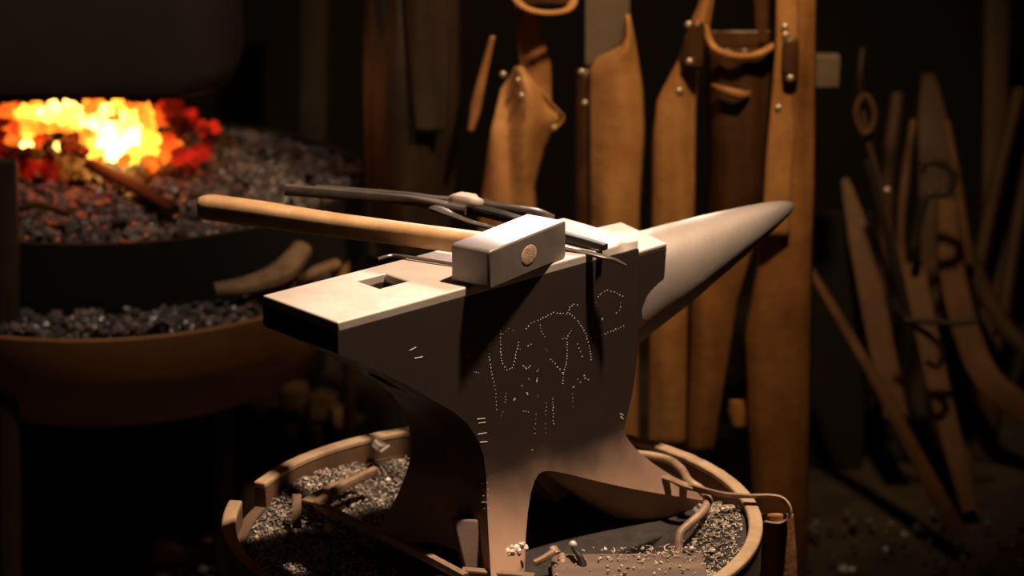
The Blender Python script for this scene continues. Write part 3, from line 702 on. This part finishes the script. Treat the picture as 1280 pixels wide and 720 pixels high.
# ------------------------------------------------------------------ forge at left
PC = Vector((-.685, 3.962, 0)); PZ = .50; PR = .405
fg = empty('forge', Vector((PC.x, PC.y+.1, 0)), 'round two tiered coal forge with a rusty brown pan, burning at the left', 'forge')
def lathe_part(name, c, prof, m, n=96, **k):
    bm = bmesh.new(); rows = []
    for i in range(n):
        a = 6.28318*i/n; rows.append([bm.verts.new(Vector((c.x+r*math.cos(a), c.y+r*math.sin(a), z))) for r, z in prof])
    for i in range(n):
        for j in range(len(prof)-1): bm.faces.new((rows[i][j], rows[(i+1)%n][j], rows[(i+1)%n][j+1], rows[i][j+1]))
    bmesh.ops.remove_doubles(bm, verts=bm.verts, dist=1e-5)
    return adopt(fin(bm, name, m, ang=40), fg)
lathe_part('pan', PC, [(0,PZ-.20),(.20,PZ-.197),(.30,PZ-.185),(.355,PZ-.155),(PR-.010,PZ-.07),(PR,PZ-.003),(PR-.003,PZ),(PR-.012,PZ-.002),(PR-.02,PZ-.04),(.0,PZ-.04)], M['pan'])['label'] = 'rusty brown bowl'
UC = Vector((-.69, 4.10, 0)); UR = .425; UZ = .62
lathe_part('fire_ring', UC, [(UR-.02,PZ-.02),(UR-.004,PZ-.02),(UR,UZ),(UR-.012,UZ),(UR-.02,UZ-.03),(0,UZ-.03)], M['wall'])['label'] = 'black upper ring holding the coal bed'
for a in (R(220), R(320), R(90)):
    p = PC+Vector((.25*math.cos(a), .25*math.sin(a), 0))
    sweep('leg', [Vector((p.x*1.0, p.y, 0)), Vector((p.x, p.y, PZ-.18))], M['iron'], .022, parent=fg, smooth=0)
# hood
bm = bmesh.new()
def hood_ring(x0, x1, y0, y1, z, r=.04):
    out = []
    for cx, cy, a0 in ((x1-r,y0+r,-90),(x1-r,y1-r,0),(x0+r,y1-r,90),(x0+r,y0+r,180)):
        for k in range(6): a = R(a0+k*18); out.append(bm.verts.new((cx+r*math.cos(a), cy+r*math.sin(a), z)))
    return out
hz = atY(150,124,3.86).z
hx1 = atY(290,100,3.88).x; pt_ = atY(287,-60,3.88)
r0 = [hood_ring(-1.27, hx1-.035, 3.862, 4.16, hz, .09), hood_ring(-1.27, hx1-.012, 3.861, 4.16, hz+.010, .09), hood_ring(-1.27, hx1, 3.86, 4.16, hz+.045, .09), hood_ring(-1.25, pt_.x, 3.87, 4.16, pt_.z, .09), hood_ring(-1.2, pt_.x-.06, 3.9, 4.16, pt_.z+.5, .09)]
for i in range(len(r0)-1):
    n = len(r0[i])
    for k in range(n): bm.faces.new((r0[i][k], r0[i][(k+1)%n], r0[i+1][(k+1)%n], r0[i+1][k]))
ho = fin(bm, 'smoke_hood', M['hood'], ang=50)
sol = ho.modifiers.new('thick', 'SOLIDIFY'); sol.thickness = .006
hroot = recenter(ho)
tag(hroot, 'big soot dark sheet iron hood hanging over the fire', 'hood')

# coal
def coal_z(x, y):
    d = math.hypot(x-UC.x, y-UC.y)/UR
    return UZ-.022+.055*max(0, 1-d)**.8+.012*noise.noise(Vector((x*9, y*9, 3)))
bm = bmesh.new(); bm2 = bmesh.new()
for i in range(4200):
    r = (UR-.025)*math.sqrt(random.random()); a = random.uniform(0, 6.283)
    x, y = UC.x+r*math.cos(a), UC.y+r*math.sin(a)
    px_, py_ = inpx(Vector((x, y, UZ)))
    if px_ < -40: continue
    c_ = Vector((x, y, coal_z(x, y)+random.uniform(-.004,.010))); rr = random.uniform(.004,.012)
    lump_bm(bm if random.random() < .72 else bm2, c_, rr, 1, .4)
for i in range(2600):
    r = PR-.022-abs(random.gauss(0,.05)); a = random.uniform(R(190), R(375))
    x, y = PC.x+r*math.cos(a), PC.y+r*math.sin(a)
    if math.hypot(x-UC.x, y-UC.y) < UR+.008: continue
    c_ = Vector((x, y, PZ-.022+random.uniform(0,.036)))
    lump_bm(bm if random.random() < .7 else bm2, c_, random.uniform(.005,.010), 1, .4)
tag(recenter(fin(bm, 'coal', M['coal'], smooth=False)), 'black glinting coal heaped on the forge bed and round its lower pan', 'coal', kind='stuff')
tag(recenter(fin(bm2, 'cinders', M['ash'], smooth=False)), 'greyish pink cinders mixed into the forge coal', 'cinders', kind='stuff')
# large dark coals across the front of the fire
def lumps(name, spots, m, label, cat, kind=None, sub=2, amp=.3):
    bm = bmesh.new()
    for (x, y, Y, r, sx) in spots: 
        for j in range(4 if r > .012 else 1):
            o_ = Vector((random.uniform(-1,1), random.uniform(-1,1), random.uniform(-1,1)))*r*(.55 if j else 0)
            lump_bm(bm, atY(x, y, Y)+o_, r*random.uniform(.45,.75) if r > .012 else r, sub, .55, (1, random.uniform(.5,1), random.uniform(.7,1.3)))
    return tag(recenter(fin(bm, name, M[m])), label, cat, kind=kind)
FY = 4.10
lumps('white_hot_coals', [(62,140,FY,.022,1),(78,146,FY,.024,1),(92,138,FY,.02,1),(96,150,FY,.018,1),(130,142,FY,.020,1),(118,150,FY,.018,1),(158,150,FY-.03,.022,1),(142,168,FY-.05,.030,1),(160,172,FY-.06,.028,1),(148,186,FY-.08,.026,1),(128,178,FY-.06,.022,1),(34,182,FY-.06,.012,1),(75,183,FY-.06,.011,1),(165,160,FY-.04,.024,1)], 'white', 'white hot coals in the heart of the fire', 'embers', 'stuff')
lumps('yellow_hot_coals', [(40,150,FY+.03,.026,1),(30,158,FY,.02,1),(50,160,FY,.024,1),(112,135,FY+.02,.022,1),(175,140,FY,.022,1),(185,160,FY-.03,.026,1),(195,176,FY-.05,.022,1),(180,186,FY-.07,.022,1),(120,194,FY-.09,.020,1),(165,194,FY-.09,.020,1),(145,132,FY+.03,.022,1),(112,168,FY-.04,.018,1),(90,160,FY-.01,.02,1),(70,158,FY+.01,.02,1)], 'yellow', 'yellow hot coals around the white heart of the fire', 'embers', 'stuff')
lumps('orange_coals', [(14,150,FY+.03,.024,1),(16,165,FY,.022,1),(205,190,FY-.07,.018,1),(200,150,FY+.02,.02,1),(8,140,FY+.04,.02,1),(20,175,FY-.03,.016,1),(60,192,FY-.08,.008,1),(155,202,FY-.1,.016,1),(185,200,FY-.09,.016,1),(125,203,FY-.1,.014,1),(50,175,FY-.02,.018,1),(95,172,FY-.02,.016,1),(210,172,FY-.04,.016,1),(218,182,FY-.04,.012,1)], 'orange', 'orange coals along the lower edge of the fire', 'embers', 'stuff')
lumps('red_coals', [(235,150,FY,.022,1),(250,165,FY-.02,.020,1),(225,165,FY-.01,.02,1),(262,180,FY-.04,.016,1),(240,195,FY-.08,.020,1),(222,196,FY-.08,.018,1),(210,142,FY+.03,.022,1),(5,105,FY+.10,.018,1),(14,103,FY+.10,.014,1),(-5,165,FY,.03,1),(10,210,FY-.10,.026,1),(35,214,FY-.12,.02,1),(-5,195,FY-.08,.03,1),(268,160,FY+.02,.012,1),(255,190,FY-.05,.014,1),(60,215,FY-.12,.02,1)], 'red', 'dull red coals at the cooling edges of the fire', 'embers', 'stuff')
lumps('dark_coal_lumps', [(60,182,FY-.10,.013,1),(88,184,FY-.12,.016,1),(98,188,FY-.12,.014,1),(92,172,FY-.10,.011,1),(238,174,FY-.08,.012,1),(60,196,FY-.12,.014,1),(30,198,FY-.12,.018,1)], 'coal', 'black lumps of coal silhouetted against the fire', 'coal', 'stuff')
def lit_bar(name, pts, m, w, h, label, cat, **k):
    ps = [atY(x, y, Y) for x, y, Y in pts]
    return tag(sweep(name, ps, M[m], w, h, **k), label, cat)
M['bark'] = mat('rough_bark', (.34,.21,.115), (.17,.10,.052), .8, 0, 26, .6, 60)
lit_bar('poker', [(112,205,3.98),(160,228,3.90),(218,262,3.80)], 'iron', [.012,.016,.012], .010, 'dark iron poker lying on the coals in front of the fire', 'poker')
lit_bar('firewood', [(20,262,3.80),(50,256,3.78),(85,268,3.74)], 'tool', [.006,.008,.005], .006, 'thin bent stick lying on the coal at the left end of the forge', 'stick')
lit_bar('firewood', [(268,362,3.68),(310,356,3.70),(350,342,3.74),(378,310,3.80)], 'bark', [.014,.022,.026,.018], [.010,.014,.018,.014], 'thick curved piece of bark lying on the pan coals against the black ring', 'firewood')
lit_bar('firewood', [(376,350,3.80),(395,340,3.80),(420,330,3.84)], 'bark', [.012,.014,.012], .009, 'short split stick at the right edge of the pan beside the curved bark', 'firewood')
lit_bar('firewood', [(300,206,4.22),(350,212,4.18),(400,216,4.14),(455,214,4.10)], 'toold', [.012,.012,.010,.008], .008, 'rough stick across the back right of the coal bed', 'firewood')
lumps('rubble', [(300,190,4.25,.018,1),(320,196,4.24,.020,1),(340,200,4.22,.018,1),(365,196,4.22,.018,1),(372,205,4.2,.014,1),(390,210,4.2,.016,1),(415,208,4.18,.012,1),(436,212,4.18,.012,1),(448,206,4.18,.008,1),(290,180,4.28,.018,1),(355,212,4.15,.016,1)], 'tool', 'brown rubble at the right back of the coal bed', 'rubble', 'stuff')
# ------------------------------------------------------------------ floor clutter, left posts
def blk(name, u, v, Y, sx, sy, sz, rot, m, label, cat, group={'brick':'bricks on the ground behind the anvil','firewood_offcut':'wood offcuts on the floor'}):
    bm = bmesh.new(); c = atY(u, v, Y); c.z = max(c.z, sz/2-.006)
    box_bm(bm, c, sx, sy, sz, rot)
    for vv in bm.verts: vv.co += Vector((noise.noise(vv.co*40), noise.noise(vv.co*40+Vector((5,5,5))), 0))*.004
    return tag(recenter(fin(bm, name, M[m], bevel=.003)), label, cat, group.get(name))
blk('firewood_offcut', 155,668,3.96, .065,.05,.03, .1, 'bark', 'small wood offcut on the floor below the forge, left of the flat one', 'wood offcut')
blk('firewood_offcut', 236,688,3.86, .125,.05,.03, -.12, 'bark', 'flat wood offcut on the floor close to the tub', 'wood offcut')
blk('crate', 55,665,3.9, .085,.08,.075, .25, 'toold', 'small dark wooden crate on the floor at the far left', 'crate')
blk('iron_plate', 230,640,4.1, .16,.05,.03, .05, 'iron', 'dark iron plate lying on the floor behind the wood offcuts', 'plate')
blk('wooden_rail', 230,612,4.35, .34,.03,.03, .02, 'toold', 'long dim timber on the floor behind the iron plate', 'timber')
blk('wooden_beam', 118,620,4.1, .03,.03,.14, .4, 'toold', 'dark upright stub of beam near the small crate', 'beam')
blk('brick', 368,495,4.55, .055,.06,.045, .2, 'bark', 'leftmost of the rough bricks on the ground behind the anvil heel', 'brick')
blk('brick', 408,505,4.50, .055,.05,.055, -.3, 'bark', 'middle one of the rough bricks behind the anvil heel, beside the thin post', 'brick')
blk('brick', 425,520,4.45, .035,.04,.035, .3, 'bark', 'small broken brick right of the middle brick behind the anvil heel', 'brick')
blk('brick', 398,550,4.4, .07,.05,.05, .1, 'toold', 'lowest of the rough bricks, just above the tub rim', 'brick')
blk('stone', 449,524,4.4, .02,.02,.02, .4, 'greyb', 'small grey stone right of the broken brick', 'stone')
lit_bar('iron_post', [(437,430,4.3),(437,480,4.3),(437,545,4.3)], 'toold', .013, .013, 'thin dark post standing behind the anvil heel', 'post', smooth=0)
lit_bar('wooden_post', [(395,-40,4.9),(393,100,4.9),(388,640,4.9)], 'iron', .045, .03, 'dim square post between the forge hood and the dark apron', 'post', smooth=0, square=True, seg=12)
lit_bar('wooden_post', [(8,200,3.62),(12,460,3.62),(14,735,3.62)], 'toold', .016, .016, 'dim upright post at the left edge in front of the forge', 'post', smooth=0, square=True, seg=12)
bm = bmesh.new()
for i in range(150):
    u, v = random.choice(((random.uniform(20,270), random.uniform(675,735)), (random.uniform(1010,1290), random.uniform(640,735))))
    p = at(u, v, .0); lump_bm(bm, (p.x, p.y, .002), random.uniform(.003,.010), 1, .4)
tag(recenter(fin(bm, 'gravel', M['coal'], smooth=False)), 'loose stones and cinders strewn over the dark floor', 'gravel', kind='stuff')

# ------------------------------------------------------------------ lights
def spot(name, loc, target, power, col, size, blend, rad):
    l = bpy.data.lights.new(name, 'SPOT'); l.energy = power; l.color = col; l.spot_size = R(size); l.spot_blend = blend; l.shadow_soft_size = rad
    o = bpy.data.objects.new(name, l); COL.objects.link(o); o.location = loc
    o.rotation_euler = (Vector(target)-Vector(loc)).to_track_quat('-Z', 'Y').to_euler()
    return o
kd = (Vector((0,0,1))+B*.24+A*.13).normalized()
kt = L(.33, -.06, .70)
spot('key_lamp', kt+kd*1.9, kt, 285, (1,.76,.55), 36, .5, .05)
spot('back_lamp', (.14, 4.70, 1.475), (.06, 2.86, .93), 105, (1,.80,.68), 18, .45, .05)
spot('workshop_lamp', (.42, 3.0, 1.95), (.26, 4.1, .88), 74, (1,.62,.30), 62, .8, .05)
spot('forge_lamp', (-.15, 2.90, 2.35), (-.58, 3.95, .45), 46, (1,.74,.54), 52, .7, .06)
pl = bpy.data.lights.new('fire_light', 'POINT'); pl.energy = .9; pl.color = (1,.10,.015); pl.shadow_soft_size = .07
po = bpy.data.objects.new('fire_light', pl); COL.objects.link(po); po.location = atY(140,160,FY-.02)+Vector((0,-.12,.03))

w = bpy.data.worlds.new('world'); sc.world = w; w.use_nodes = True
w.node_tree.nodes['Background'].inputs['Color'].default_value = (.9,.6,.4,1); w.node_tree.nodes['Background'].inputs['Strength'].default_value = .004
sc.view_settings.view_transform = 'Standard'; sc.view_settings.look = 'None'; sc.view_settings.gamma = 1
sc.view_settings.exposure = 0; sc.view_settings.use_curve_mapping = False
